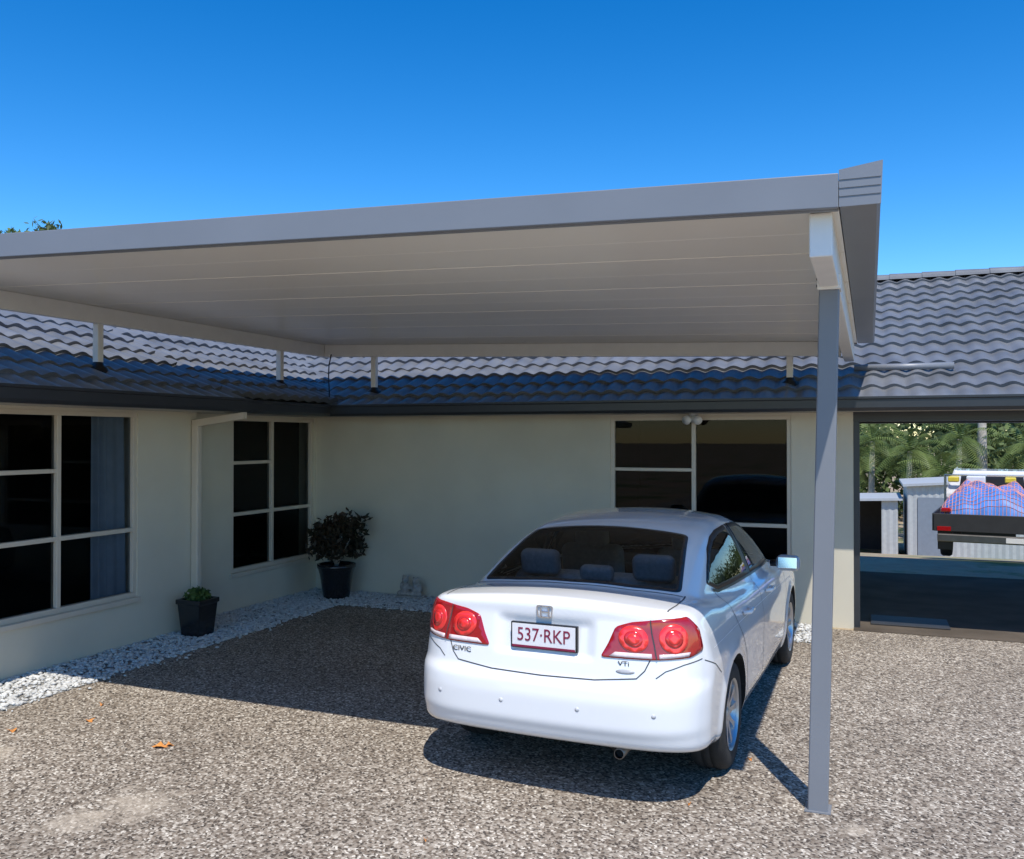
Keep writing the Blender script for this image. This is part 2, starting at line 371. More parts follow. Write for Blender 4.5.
tile_roof('roof_wing_east',(-5.9,-3.3,ZR),(0,1),(-1,0),TP,10.75,3.9)
tile_roof('roof_recess_east',(-6.1,7.45,ZR+TP*.2),(0,1),(-1,0),TP,6.0,3.7)
tile_roof('roof_wing_west',(-13.7,13.2,ZR),(0,-1),(1,0),TP,16.5,3.9)
def ridge(name,a,b):
    a=Vector(a);b=Vector(b);d=b-a;L=d.length;d.normalize();side=d.cross(Vector((0,0,1))).normalized()
    v=[];f=[];n=int(L/.4);k=0
    for i in range(n):
        for s,r in ((i*L/n,.125),((i+1)*L/n+.02,.11)):
            for q in range(9):
                t=math.pi*q/8; v.append(a+d*s+side*r*math.cos(t)+Vector((0,0,r*.75*math.sin(t)-.02)))
        for q in range(8): f.append((k+q,k+q+1,k+9+q+1,k+9+q))
        f.append(tuple(k+q for q in range(9))); k+=18
    mobj(name,v,f,M['tile'],house,smooth=False)
ridge('ridge_main',(-9.8,RY,RH+.03),(9.5,RY,RH+.03))
ridge('ridge_wing',(-9.8,-3.3,ZR+TP*3.9+.03),(-9.8,13,ZR+TP*3.9+.03))
tube('roof_pipe',[(-.15,9.95,ZR+TP*.65+.08),(.78,9.95,ZR+TP*.65+.08)],.035,M['fascia'],house)
sl=empty('security_light',(-1.78,9.80,2.15))
lathe('mount',[(0,.0),(.05,0),(.05,.03),(0,.03)],M['whiteplastic'],sl,axis='Z',loc=(0,0,.035))
for s in (-1,1):
    tube('lamp_head',[(s*.025,0,.03),(s*.05,-.05,.005),(s*.062,-.09,-.01)],[.026,.042,.050],M['whiteplastic'],sl,seg=16)
tube('sensor',[(0,-.02,.03),(0,-.05,-.02)],.028,M['whiteplastic'],sl)
# ---------------------------------------------------------------- carport
cp_=empty('carport')
FALL=.032
def zc(x): return 2.93-FALL*(x+.2)
def sbox(name,x0,x1,y0,y1,d0,d1,mat):
    c=[(x0,y0,zc(x0)+d0),(x1,y0,zc(x1)+d0),(x1,y1,zc(x1)+d0),(x0,y1,zc(x0)+d0),(x0,y0,zc(x0)+d1),(x1,y0,zc(x1)+d1),(x1,y1,zc(x1)+d1),(x0,y1,zc(x0)+d1)]
    o=hexa(name,c,mat,cp_); b=o.modifiers.new('bevel','BEVEL'); b.width=.004; b.segments=2; return o
XL,XR,YF,YB=-6.56,-.12,4.05,9.9
prof=[(YF,0)]
y=YF
while y<YB-.01:
    e=min(y+.98,YB)
    for fr in (.5,):
        yy=y+(e-y)*fr
        prof+=[(yy-.005,0),(yy,.0015),(yy+.005,0)]
    if e<YB-.01: prof+=[(e-.012,0),(e-.006,.014),(e+.006,.014),(e+.012,0)]
    y=e
prof.append((YB,0)); prof+=[(YB,.10),(YF,.10)]
v=[];m=len(prof)
for x in (XL,XR):
    for yy,h in prof: v.append((x,yy,zc(x)+h))
f=[(i,(i+1)%m,m+(i+1)%m,m+i) for i in range(m)]
f+= [tuple(range(m)),tuple(range(m,2*m))[::-1]]
mobj('roof_panels',v,f,M['ceil'],cp_)
for k in range(7):
    sbox('panel_rib',XL,XR,YF+.05+k*.97,min(YF+.09+k*.97,YB),.102,.13,M['fascia'])
sbox('front_fascia',XL-.03,XR,YF-.035,YF-.002,-.008,.138,M['fascia'])
sbox('front_fascia_lip',XL-.03,XR,YF-.002,YF+.025,-.012,-.003,M['fascia'])
sbox('left_fascia',XL-.035,XL-.003,YF,YB+.03,-.012,.138,M['fascia'])
sbox('back_fascia',XL,XR,YB+.002,YB+.03,-.012,.138,M['fascia'])
sbox('left_beam',-6.50,-6.42,YF+.06,YB-.02,-.150,-.002,M['beam'])
sbox('back_beam',-6.41,-.27,9.70,9.77,-.150,-.002,M['beam'])
BX=-.195
box('right_beam',(BX-.048,BX+.048),(YF+.06,YB-.03),(2.735,2.926),M['beam'],cp_,bevel=.006)
box('beam_end_bracket',(BX-.058,BX+.058),(4.93,5.07),(2.722,2.80),M['beam'],cp_,bevel=.003)
gp=[(-.115,2.925),(.03,2.925),(.045,2.94),(.045,2.97),(.036,2.977),(.036,3.0),(.047,3.007),(.047,3.03),(.038,3.037),(.038,3.06),(.05,3.067),(.05,3.095),(.03,3.095),(.03,2.95),(-.10,2.95),(-.10,3.07),(-.115,3.07)]
v=[];m=len(gp)
for yy in (YF-.03,YB+.03):
    for x,z in gp: v.append((x,yy,z))
f=[(i,(i+1)%m,m+(i+1)%m,m+i) for i in range(m)]
mobj('side_gutter',v,f,M['fascia'],cp_)
capv=[(-.118,YF-.034,2.922),(.046,YF-.034,2.922),(.054,YF-.034,3.102),(-.118,YF-.034,3.078),(-.118,YF-.028,2.922),(.046,YF-.028,2.922),(.054,YF-.028,3.102),(-.118,YF-.028,3.078)]
mobj('side_gutter_end',capv,[(0,1,2,3),(7,6,5,4),(0,4,5,1),(1,5,6,2),(2,6,7,3),(3,7,4,0)],M['fascia'],cp_)
multibox('side_gutter_end_ribs',[((-.116,.046),(YF-.0375,YF-.0341),(z,z+.006)) for z in (2.965,3.0,3.035)],M['fascia'],cp_)
hexa('front_post',[(-.31,4.95,0),(-.21,4.95,0),(-.21,5.05,0),(-.31,5.05,0),(BX-.05,4.95,2.733),(BX+.05,4.95,2.733),(BX+.05,5.05,2.733),(BX-.05,5.05,2.733)],M['fascia'],cp_).modifiers.new('b','BEVEL').width=.006
box('post_base_plate',(-.325,-.195),(4.935,5.065),(.005,.011),M['fascia'],cp_)
# screws on bracket
for yy in (4.96,5.04):
    for zz in (2.745,2.78):
        lathe('screw',[(0,-.006),(.007,-.005),(.007,.003)],M['steel'],cp_,seg=10,axis='X',loc=(BX-.058,yy,zz))
for i,(x,y,zb) in enumerate([(-6.46,6.15,ZR+TP*.56),(-6.46,8.84,ZR+TP*.56),(-5.71,9.735,ZR+TP*.435),(-.77,9.735,ZR+TP*.435),(-6.46,4.4,ZR+TP*.56)]):
    box('roof_bracket_post',(x-.032,x+.032),(y-.032,y+.032),(zb-.02,zc(x)-.152),M['beam'],cp_,bevel=.004)
    lathe('bracket_boot',[(.10,-.05),(.085,.01),(.055,.03),(.045,.06),(.033,.062)],M['black'],cp_,seg=20,loc=(x,y,zb+.02))
# black power cable hanging from the beam corner to the roof
tube('power_cable',[(-6.30,9.68,3.0),(-6.28,9.60,2.86),(-6.22,9.50,2.74),(-6.18,9.44,2.66),(-6.13,9.38,2.50),(-6.1,9.33,2.40)],.008,M['black'],cp_,seg=8)
# ---------------------------------------------------------------- pebbles
pb=empty('pebble_garden_bed')
mobj('bed_base',[(-6.45,-3,.005),(-5.75,-3,.005),(-5.75,9,.005),(-6.45,9,.005)],[(0,1,2,3)],M['pebbase'],pb)
mobj('bed_base_back',[(-6.65,9,.005),(-.42,9,.005),(-.42,9.87,.005),(-6.65,9.87,.005)],[(0,1,2,3)],M['pebbase'],pb)
mobj('bed_base_recess',[(-6.65,7.42,.005),(-6.45,7.42,.005),(-6.45,9,.005),(-6.65,9,.005)],[(0,1,2,3)],M['pebbase'],pb)
bm=bmesh.new(); bmesh.ops.create_icosphere(bm,subdivisions=1,radius=1); iv=np.array([q.co[:] for q in bm.verts]); 
bmesh.ops.triangulate(bm,faces=bm.faces); bm.verts.ensure_lookup_table(); fi=np.array([[q.index for q in ff.verts] for ff in bm.faces]); bm.free()
def pebbles(name,regions,dens,size,mat,parent):
    P=[]
    for x0,x1,y0,y1 in regions:
        n=int((x1-x0)*(y1-y0)*dens)
        P.append(np.stack([rng.uniform(x0,x1,n),rng.uniform(y0,y1,n),np.full(n,.008)+rng.random(n)*.012],1))
    P=np.concatenate(P);n=len(P)
    s=size*(.55+.9*rng.random((n,1)))*np.stack([1+.3*rng.normal(size=n),1+.3*rng.normal(size=n),.6+.1*rng.normal(size=n)],1)
    ang=rng.random(n)*6.28
    V=iv[None]*s[:,None,:]
    c,sn=np.cos(ang)[:,None],np.sin(ang)[:,None]
    X=V[...,0]*c-V[...,1]*sn;Y=V[...,0]*sn+V[...,1]*c
    V=np.stack([X,Y,V[...,2]],-1)+P[:,None,:]
    F=fi[None]+(np.arange(n)*len(iv))[:,None,None]
    return mobj(name,V.reshape(-1,3).tolist(),F.reshape(-1,3).tolist(),mat,parent,smooth=True)
pebbles('pebbles',[(-6.45,-5.74,3.2,9.0),(-6.65,-6.45,7.45,9.0),(-6.65,-.42,8.99,9.85)],1350,.016,M['pebble'],pb)
pebbles('pebbles_strayed',[(-5.75,-5.6,3.4,8.9),(-5.6,-.5,8.85,9.0)],70,.012,M['pebble'],pb)
# ---------------------------------------------------------------- pots and plants
p1=empty('potted_plant',(-6.05,9.42,.01))
lathe('pot',[(0,0),(.15,0),(.16,.02),(.20,.28),(.225,.36),(.235,.37),(.235,.41),(.21,.41),(.20,.36),(0,.35)],M['pot'],p1,seg=40)
lathe('soil',[(0,.37),(.205,.37)],M['soil'],p1)
st=[]
for i in range(12):
    a=i*2.4; r=.24*math.sqrt((i+.5)/12)+.06
    st.append((r*math.cos(a),r*math.sin(a),.60+.38*rng.random()))
    tube('stem',[(0,0,.36),(r*.3*math.cos(a),r*.3*math.sin(a),.55),st[-1]],[.012,.009,.005],M['bark'],p1,seg=6)
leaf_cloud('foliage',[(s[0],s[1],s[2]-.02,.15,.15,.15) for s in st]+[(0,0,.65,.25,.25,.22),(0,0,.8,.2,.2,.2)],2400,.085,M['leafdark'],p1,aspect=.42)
p2=empty('potted_plant',(-6.17,7.12,.01)); p2.scale=(.84,.84,.95)
def sqpot(par):
    v=[];b,t,h=.125,.175,.38
    rings=[(b,0),(b+.005,.015),(t-.015,h-.05),(t,h-.05),(t,h),(t-.025,h),(t-.03,h-.05)]
    for r,z in rings:
        for sx,sy in ((-1,-1),(1,-1),(1,1),(-1,1)): v.append((sx*r,sy*r,z))
    f=[(3,2,1,0)]
    for k in range(len(rings)-1):
        for i in range(4): f.append((k*4+i,k*4+(i+1)%4,k*4+4+(i+1)%4,k*4+4+i))
    f.append(tuple(len(v)-4+i for i in range(4)))
    o=mobj('pot',v,f,M['pot'],par); b_=o.modifiers.new('b','BEVEL'); b_.width=.008;b_.segments=2;b_.limit_method='ANGLE'
sqpot(p2)
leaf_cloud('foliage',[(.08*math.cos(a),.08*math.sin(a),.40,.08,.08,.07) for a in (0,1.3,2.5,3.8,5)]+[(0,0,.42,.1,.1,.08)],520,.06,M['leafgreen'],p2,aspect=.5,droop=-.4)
gs=empty('garden_statue',(-5.17,9.68,.01)); gs.scale=(1.1,1.1,1.1)
def blob(parts,name,mat,parent,vox=.008):
    bm=bmesh.new()
    for (x,y,z,rx,ry,rz) in parts:
        mt=Matrix.Translation((x,y,z))@Matrix.Diagonal((rx,ry,rz,1))
        bmesh.ops.create_icosphere(bm,subdivisions=3,radius=1,matrix=mt)
    me=bpy.data.meshes.new(name); bm.to_mesh(me); bm.free(); me.materials.append(mat)
    o=bpy.data.objects.new(name,me); col.objects.link(o); o.parent=parent
    r=o.modifiers.new('r','REMESH'); r.mode='VOXEL'; r.voxel_size=vox; r.use_smooth_shade=True
    sm=o.modifiers.new('s','SMOOTH'); sm.iterations=2
    return o
box('plinth',(-.15,.15),(-.08,.08),(0,.035),M['stone'],gs,bevel=.008)
blob([(-.06,0,.10,.055,.05,.075),(-.06,-.01,.205,.038,.038,.042),(-.1,-.04,.06,.05,.03,.03),(-.03,-.04,.06,.05,.03,.03),(-.105,-.01,.13,.02,.025,.05),
      (.07,0,.095,.055,.05,.07),(.065,-.01,.19,.038,.038,.04),(.04,-.04,.055,.05,.03,.03),(.11,-.04,.055,.045,.03,.03),(.12,-.01,.12,.02,.025,.05),(.0,-.02,.12,.04,.02,.02),
      (-.085,-.005,.245,.014,.012,.016),(-.035,-.005,.245,.014,.012,.016),(.04,-.005,.228,.014,.012,.014),(.09,-.005,.228,.014,.012,.014),(-.06,-.05,.198,.012,.012,.01),(.065,-.05,.183,.012,.012,.01)],'figures',M['stone'],gs)
v=[];f=[]
for (x,y,s) in [(-4.16,4.46,.05),(-4.99,4.69,.035),(-5.3,4.34,.035),(-.68,5.6,.015),(-.9,4.8,.012),(-4.12,4.50,.03),(-2.0,3.9,.010),(-5.2,5.0,.018)]:
    k=len(v);a=random.random()*6.28
    pts=[]
    for t in range(9):
        th=t/9*2*math.pi; r=s*(1+.35*math.cos(5*th)); pts.append((x+r*math.cos(th+a),y+.7*r*math.sin(th+a),.014+.012*math.cos(2*th)))
    v+=pts+[(x,y,.010)]
    for t in range(9): f.append((k+t,k+(t+1)%9,k+9))
mobj('fallen_leaves',v,f,M['dryleaf'])
# ---------------------------------------------------------------- car
car=empty('car',(-1.655,4.535,.004),-math.radians(2.4))
def tab(pts,sig=.05,lo=-.5,hi=5.2):
    g=np.arange(lo,hi,.005); p=np.array(pts,float); y=np.interp(g,p[:,0],p[:,1])
    k=np.exp(-.5*(np.arange(-int(3*sig/.005),int(3*sig/.005)+1)*.005/sig)**2); k/=k.sum()
    yp=np.pad(y,len(k)//2,mode='edge'); y2=np.convolve(yp,k,'valid')
    return lambda q:np.interp(q,g,y2), (lambda q,gr=np.gradient(y2,.005):np.interp(q,g,gr))
ws,_=tab([(0,.82),(.3,.862),(.9,.872),(2.2,.875),(3.6,.868),(4.1,.85),(4.54,.80)],.1)
wv,_=tab([(.1,-.09),(.2,-.05),(.32,-.012),(.45,-.004),(.6,.0),(.72,.002),(.76,-.006),(.9,-.034),(1.0,-.08),(1.1,-.16),(1.2,-.26)],.02,0,2)
rz,_=tab([(.1,.22),(.22,.11),(.33,.032),(.385,.022),(.425,.0),(.56,.0),(.635,.012),(.665,.048),(.8,.075),(.98,.108),(1.04,.104),(1.1,.13),(1.3,.3)],.015,0,2)
fz,_=tab([(.1,.12),(.25,.02),(.35,0),(.55,.02),(.7,.10),(.8,.25),(1,.8)],.03,0,2)
Tt,_=tab([(-.2,1.06),(.06,1.070),(.3,1.084),(.55,1.085),(.8,1.05),(1.5,1.0),(3.0,.96),(3.4,.97),(3.8,.90),(4.2,.79),(4.54,.64)],.05)
Zb,_=tab([(0,.33),(.5,.26),(1,.19),(3.6,.18),(4.54,.22)],.1)
Wg,_=tab([(.6,.80),(.9,.80),(1.05,.752),(1.2,.688),(1.35,.605),(1.5,.50)],.03,0,2)
Tg,dTg=tab([(0,.4),(.25,.93),(.50,1.08),(.75,1.195),(1.05,1.315),(1.35,1.388),(1.7,1.420),(2.05,1.429),(2.4,1.410),(2.7,1.350),(3.05,1.195),(3.5,.96),(3.9,.72),(4.3,.4)],.07)
def smax(a,b,k):
    h=np.clip(.5+.5*(a-b)/k,0,1); return b*(1-h)+a*h+k*h*(1-h)
def sstep(e0,e1,x):
    t=np.clip((x-e0)/(e1-e0),0,1); return t*t*(3-2*t)
AX_R,AX_F,WR=.93,3.63,.318
def F(P):
    x=np.abs(P[:,0]);s=P[:,1];z=P[:,2]
    W=ws(s)+wv(z)
    for ax in (AX_R,AX_F):
        d=np.sqrt((s-ax)**2+(z-WR)**2); W=W+.012*np.exp(-((d-.36)/.05)**2)
    side=x-W
    R=rz(z)+.055*(x/.8)**2+.26*(x/.88)**8
    rec=(1-sstep(.23,.31,x))*sstep(.75,.79,z)*(1-sstep(.925,.985,z))
    R=R+.022*rec
    rear=(R-s)*.95
    front=s-(4.54-fz(z)-.15*(x/.8)**2-.28*(x/.88)**6)
    top=z-(Tt(s)-.065*(x/.8)**2)
    bot=Zb(s)-z
    A=smax(side,rear,.06);A=smax(A,front,.06);A=smax(A,top,.055);A=smax(A,bot,.06)
    se=np.where(s<2.0,s-.16*x*x,s+.30*x*x)
    gr=(z-Tg(se)+.05*(x/.6)**2)/np.sqrt(1+dTg(se)**2)
    gs_=(x-(Wg(z)-.06*((s-1.95)/1.3)**2))*.93
    G=smax(gs_,gr,.09);G=smax(G,.6-z,.03)
    return -smax(-A,-G,.04)
def build_body():
    NT=280
    th=np.linspace(0,2*np.pi,NT,endpoint=False)
    rings=[]
    for fi_ in np.linspace(88.8,1.2,76): rings.append((.55,math.radians(fi_),-1))
    for s in np.linspace(.55,3.95,190): rings.append((s,0,1))
    for fi_ in np.linspace(1.5,88.5,46): rings.append((3.95,math.radians(fi_),1))
    O=[];D=[]
    for s,ph,sg in rings:
        O.append(np.tile([0,s,.62],(NT,1)))
        D.append(np.stack([np.cos(th)*math.cos(ph),np.full(NT,sg*math.sin(ph)),np.sin(th)*math.cos(ph)],1))
    O.append([[0,.55,.62],[0,3.95,.62]]);D.append([[0,-1,0],[0,1,0]])
    O=np.concatenate(O);D=np.concatenate(D)
    rs=np.linspace(.02,1.6,80);last=np.zeros(len(O),int)
    for i,r in enumerate(rs):
        last=np.where(F(O+D*r)<0,i,last)
    lo=rs[last];hi=rs[np.minimum(last+1,len(rs)-1)]
    for _ in range(16):
        mid=(lo+hi)/2;ins=F(O+D*mid[:,None])<0
        lo=np.where(ins,mid,lo);hi=np.where(ins,hi,mid)
    V=O+D*((lo+hi)/2)[:,None]
    nr=len(rings);Fs=[]
    for i in range(nr-1):
        for j in range(NT):
            j2=(j+1)%NT
            Fs.append((i*NT+j,i*NT+j2,(i+1)*NT+j2,(i+1)*NT+j))
    a=nr*NT;b=a+1
    for j in range(NT):
        j2=(j+1)%NT
        Fs.append((j2,j,a));Fs.append(((nr-1)*NT+j,(nr-1)*NT+j2,b))
    return V,Fs
BV,BFs=build_body()
bvh=BVHTree.FromPolygons([tuple(q) for q in BV],BFs)
def round_poly(p,r,n=5):
    out=[];N=len(p)
    for i in range(N):
        a=Vector(p[i-1]);b=Vector(p[i]);c=Vector(p[(i+1)%N])
        u=(a-b);w=(c-b);rr=min(r,u.length*.45,w.length*.45)
        q0=b+u.normalized()*rr;q2=b+w.normalized()*rr
        for k in range(n+1):
            t=k/n; out.append(tuple(q0*(1-t)**2+b*2*t*(1-t)+q2*t*t))
    return out
def densify(p,res):
    out=[]
    for i in range(len(p)):
        a=Vector(p[i]);b=Vector(p[(i+1)%len(p)]);n=max(1,int((b-a).length/res))
        if (b-a).length<1e-5: continue
        for k in range(n): out.append(tuple(a.lerp(b,k/n)))
    return out
def area(p): return .5*sum(p[i-1][0]*p[i][1]-p[i][0]*p[i-1][1] for i in range(len(p)))
def inset(p,d):
    sg=1 if area(p)>0 else -1;out=[];N=len(p)
    for i in range(N):
        a=Vector(p[i-1]);b=Vector(p[i]);c=Vector(p[(i+1)%N])
        u=(b-a).normalized();w=(c-b).normalized()
        n1=Vector((-u.y,u.x))*sg;n2=Vector((-w.y,w.x))*sg;n=(n1+n2)
        if n.length<1e-4: n=n1
        n.normalize();out.append(tuple(b+n*d/max(.5,n.dot(n1))))
    return out
def inside(P,poly):
    P=np.atleast_2d(P);x,y=P[:,0],P[:,1];res=np.zeros(len(P),bool);q=np.array(poly)
    for i in range(len(q)):
        x1,y1=q[i-1];x2,y2=q[i]
        c=((y1>y)!=(y2>y));
        with np.errstate(divide='ignore',invalid='ignore'): xi=(x2-x1)*(y-y1)/(y2-y1)+x1
        res^=(c&(x<xi))
    return res
def edist(P,poly):
    P=np.atleast_2d(P);q=np.array(poly);d=np.full(len(P),9.)
    for i in range(len(q)):
        a=q[i-1];b=q[i];ab=b-a;L=(ab@ab)+1e-12
        t=np.clip(((P-a)@ab)/L,0,1);d=np.minimum(d,np.linalg.norm(P-(a+t[:,None]*ab),axis=1))
    return d
PR={
 'rear':lambda a,b:(Vector((a,-1,b)),Vector((0,1,0))),
 'front':lambda a,b:(Vector((a,6,b)),Vector((0,-1,0))),
 'right':lambda a,b:(Vector((2,a,b)),Vector((-1,0,0))),
 'left':lambda a,b:(Vector((-2,a,b)),Vector((1,0,0))),
 'top':lambda a,b:(Vector((a,b,3)),Vector((0,0,-1))),
}
c35,s35=math.cos(math.radians(38)),math.sin(math.radians(38))
PR['rr']=lambda a,b:(Vector((a*c35,a*s35,b))+Vector((s35,-c35,0))*2,Vector((-s35,c35,0)))
PR['rl']=lambda a,b:(Vector((-a*c35,a*s35,b))+Vector((-s35,-c35,0))*2,Vector((s35,c35,0)))
PR['fr']=lambda a,b:(Vector((a*c35,4.54-a*s35,b))+Vector((s35,c35,0))*2,Vector((-s35,-c35,0)))
PR['fl']=lambda a,b:(Vector((-a*c35,4.54-a*s35,b))+Vector((-s35,c35,0))*2,Vector((s35,-c35,0)))
def proj(kind,a,b,off):
    o,d=PR[kind](a,b);h=bvh.ray_cast(o,d)
    if h[0] is None: return None,None
    n=h[1]
    if n.dot(d)>0: n=-n
    return h[0]+n*off,n
def patch(name,poly,kind,off,mat,res=.03,band=0,bandmat=None,skirt=.01):
    poly=[p for p in poly]
    out=densify(poly,res);N=len(out)
    pts=list(out);ed=[(i,(i+1)%N) for i in range(N)]
    inn=None
    if band:
        inn=inset(poly,band);di=densify(inn,res);k=len(pts);pts+=di;ed+=[(k+i,k+(i+1)%len(di)) for i in range(len(di))]
    q=np.array(out);x0,y0=q.min(0);x1,y1=q.max(0)
    gx,gy=np.meshgrid(np.arange(x0+res/2,x1,res),np.arange(y0+res/2,y1,res));g=np.stack([gx.ravel(),gy.ravel()],1)
    if len(g):
        ok=inside(g,poly)&(edist(g,poly)>res*.4)
        if inn is not None: ok&=edist(g,inn)>res*.4
        pts+=[tuple(t) for t in g[ok]]
    r=delaunay_2d_cdt([Vector(p) for p in pts],ed,[],0,1e-6)
    vs=[(p.x,p.y) for p in r[0]];fs=[tuple(t) for t in r[2]]
    cen=np.array([[sum(vs[i][0] for i in t)/3,sum(vs[i][1] for i in t)/3] for t in fs])
    ok=inside(cen,poly);P3=[];Nn=[]
    for a,b in vs:
        p,n=proj(kind,a,b,off);P3.append(p);Nn.append(n)
    F2=[];mi=[]
    isin=inside(cen,inn) if inn is not None else None
    for i,t in enumerate(fs):
        if not ok[i] or any(P3[k] is None for k in t): continue
        F2.append(t);mi.append(0 if (isin is None or isin[i]) else 1)
    for i in range(len(P3)):
        if P3[i] is None: P3[i]=Vector((0,1,.6));Nn[i]=Vector((0,0,1))
    cnt={}
    for t in F2:
        for i in range(3):
            e=(t[i],t[(i+1)%3]);cnt[tuple(sorted(e))]=cnt.get(tuple(sorted(e)),0)+1
    mp={}
    P3=list(P3)
    for e,c in cnt.items():
        if c==1:
            for k in e:
                if k not in mp: mp[k]=len(P3);P3.append(P3[k]-Nn[k]*skirt)
            F2.append((e[0],e[1],mp[e[1]],mp[e[0]]));mi.append(1 if band else 0)
    mats=[mat]+([bandmat] if band else [])
    o=mobj(name,P3,F2,mats,car,smooth=True,midx=mi)
    bm=bmesh.new();bm.from_mesh(o.data);bmesh.ops.recalc_face_normals(bm,faces=bm.faces)
    bm.to_mesh(o.data);bm.free()
    return o
def strip(name,pts,kind,w=.006,off=.0018,mat=None,res=.02):
    q=[]
    for i in range(len(pts)-1):
        a=Vector(pts[i]);b=Vector(pts[i+1]);n=max(1,int((b-a).length/res))
        for k in range(n): q.append(a.lerp(b,k/n))
    q.append(Vector(pts[-1]))
    V=[];Fc=[]
    for i,p in enumerate(q):
        d=(q[min(i+1,len(q)-1)]-q[max(0,i-1)]).normalized();n=Vector((-d.y,d.x))*w/2
        for s in (1,-1):
            t=p+n*s;P,_n=proj(kind,t.x,t.y,off)
            V.append(P if P is not None else (V[-2] if len(V)>2 else Vector((0,1,.6))))
    for i in range(len(q)-1): Fc.append((2*i,2*i+1,2*i+3,2*i+2))
    return mobj(name,V,Fc,mat or M['line'],car,smooth=True)
rearw=round_poly([(-.625,.63),(-.35,.555),(0,.53),(.35,.555),(.625,.63),(.52,1.27),(.25,1.25),(0,1.245),(-.25,1.25),(-.52,1.27)],.05)
frontw=round_poly([(-.66,3.25),(-.35,3.40),(0,3.44),(.35,3.40),(.66,3.25),(.53,2.66),(.25,2.74),(0,2.755),(-.25,2.74),(-.53,2.66)],.05)
sw_r=round_poly([(.93,1.075),(1.06,1.155),(1.25,1.245),(1.45,1.300),(1.66,1.325),(1.96,1.335),(2.0,.995),(1.10,1.015)],.03)
sw_f=round_poly([(2.05,1.335),(2.35,1.32),(2.60,1.27),(2.98,1.075),(2.98,.965),(2.08,.992)],.03)
sw_q=round_poly([(3.02,1.055),(3.22,.955),(3.02,.962)],.012)
Vb=BV
wins=[('rear_window',rearw,'top',.028),('windscreen',frontw,'top',.035)]
for sd in ('right','left'):
    wins+=[('rear_door_window_'+sd,sw_r,sd,.028),('front_door_window_'+sd,sw_f,sd,.028),('quarter_window_'+sd,sw_q,sd,.018)]
for nm,poly,kd,bd in wins:
    patch(nm,poly,kd,.003,M['carglass'] if kd=='top' else M['sideglass'],.03,bd,M['black'],skirt=.014)
for sd in ('right','left'):
    patch('b_pillar_trim_'+sd,[(1.985,1.335),(2.065,1.333),(2.095,.985),(1.985,.985)],sd,.0015,M['black'],.03,skirt=.006)
    strip('belt_moulding_'+sd,[(1.0,1.03),(1.10,1.008),(2.0,.986),(3.0,.955),(3.25,.945)],sd,w=.016,off=.005,mat=M['black'])
def win_mask(C):
    out=np.zeros(len(C),bool)
    for nm,poly,kd,bd in wins:
        if kd=='top': P=C[:,:2];lim=(C[:,2]>.95)
        elif kd=='right': P=C[:,1:3];lim=C[:,0]>.35
        else: P=C[:,1:3];lim=C[:,0]<-.35
        out|=lim&inside(P,poly)&(edist(P,poly)>bd*.5)
    return out
me=bpy.data.meshes.new('body');me.from_pydata(Vb.tolist(),[],BFs);me.materials.append(M['paint']);me.materials.append(M['well'])
bm=bmesh.new();bm.from_mesh(me);bmesh.ops.recalc_face_normals(bm,faces=bm.faces);bm.to_mesh(me);bm.free()
body=bpy.data.objects.new('body_tmp',me);col.objects.link(body)
cutters=[]
for ax in (AX_R,AX_F):
    for sx in (-1,1):
        bm=bmesh.new()
        bmesh.ops.create_cone(bm,cap_ends=True,segments=64,radius1=.352,radius2=.352,depth=.5,matrix=Matrix.Translation((sx*(.62+.25),ax,WR))@Matrix.Rotation(math.pi/2,4,'Y'))
        cm=bpy.data.meshes.new('c');bm.to_mesh(cm);bm.free();cm.materials.append(M['well'])
        co=bpy.data.objects.new('cut',cm);col.objects.link(co);cutters.append(co)
        md=body.modifiers.new('b','BOOLEAN');md.operation='DIFFERENCE';md.object=co;md.solver='EXACT'
dg=bpy.context.evaluated_depsgraph_get()
me2=bpy.data.meshes.new_from_object(body.evaluated_get(dg))
for c in cutters: bpy.data.objects.remove(c)
bpy.data.objects.remove(body)
me2.materials.clear();me2.materials.append(M['paint']);me2.materials.append(M['well'])
bm=bmesh.new();bm.from_mesh(me2)
C=np.array([f.calc_center_median()[:] for f in bm.faces]);wm=win_mask(C)
for i,f in enumerate(bm.faces):
    c=C[i];f.smooth=True;f.material_index=0
    n=f.normal
    for ax in (AX_R,AX_F):
        d=math.hypot(c[1]-ax,c[2]-WR)
        if d<.3535 and (abs(c[0])<.80 or d>.345) and abs(c[0])>.6:
            f.material_index=1
    if c[2]<.27 and n.z<-.6: f.material_index=1
bmesh.ops.delete(bm,geom=[f for i,f in enumerate(list(bm.faces)) if wm[i]],context='FACES')
for e in bm.edges:
    if len(e.link_faces)==2 and e.link_faces[0].material_index!=e.link_faces[1].material_index: e.smooth=False
bm.to_mesh(me2);bm.free()
bo=bpy.data.objects.new('body',me2);col.objects.link(bo);bo.parent=car
Nf=np.zeros_like(Vb)
q=np.array([f if len(f)==4 else (f[0],f[1],f[2],f[2]) for f in BFs])
fn=np.cross(Vb[q[:,2]]-Vb[q[:,0]],Vb[q[:,3]]-Vb[q[:,1]])
for k in range(4): np.add.at(Nf,q[:,k],fn)
Nf/=np.linalg.norm(Nf,axis=1)[:,None]+1e-9
cen=Vb.mean(0);
if ((Vb-cen)*Nf).sum(1).mean()<0: Nf=-Nf
Lv=Vb-Nf*.03
lc=Vb[q].mean(1);keep=(lc[:,2]>.78)&(~win_mask(lc))&(lc[:,1]>.45)&(lc[:,1]<3.6)
lf=[tuple(BFs[i]) for i in np.nonzero(keep)[0]]
o=mobj('interior_liner',Lv.tolist(),lf,M['inter'],car,smooth=True)
box('parcel_shelf',(-.68,.68),(.56,1.12),(.93,.95),M['inter'],car)
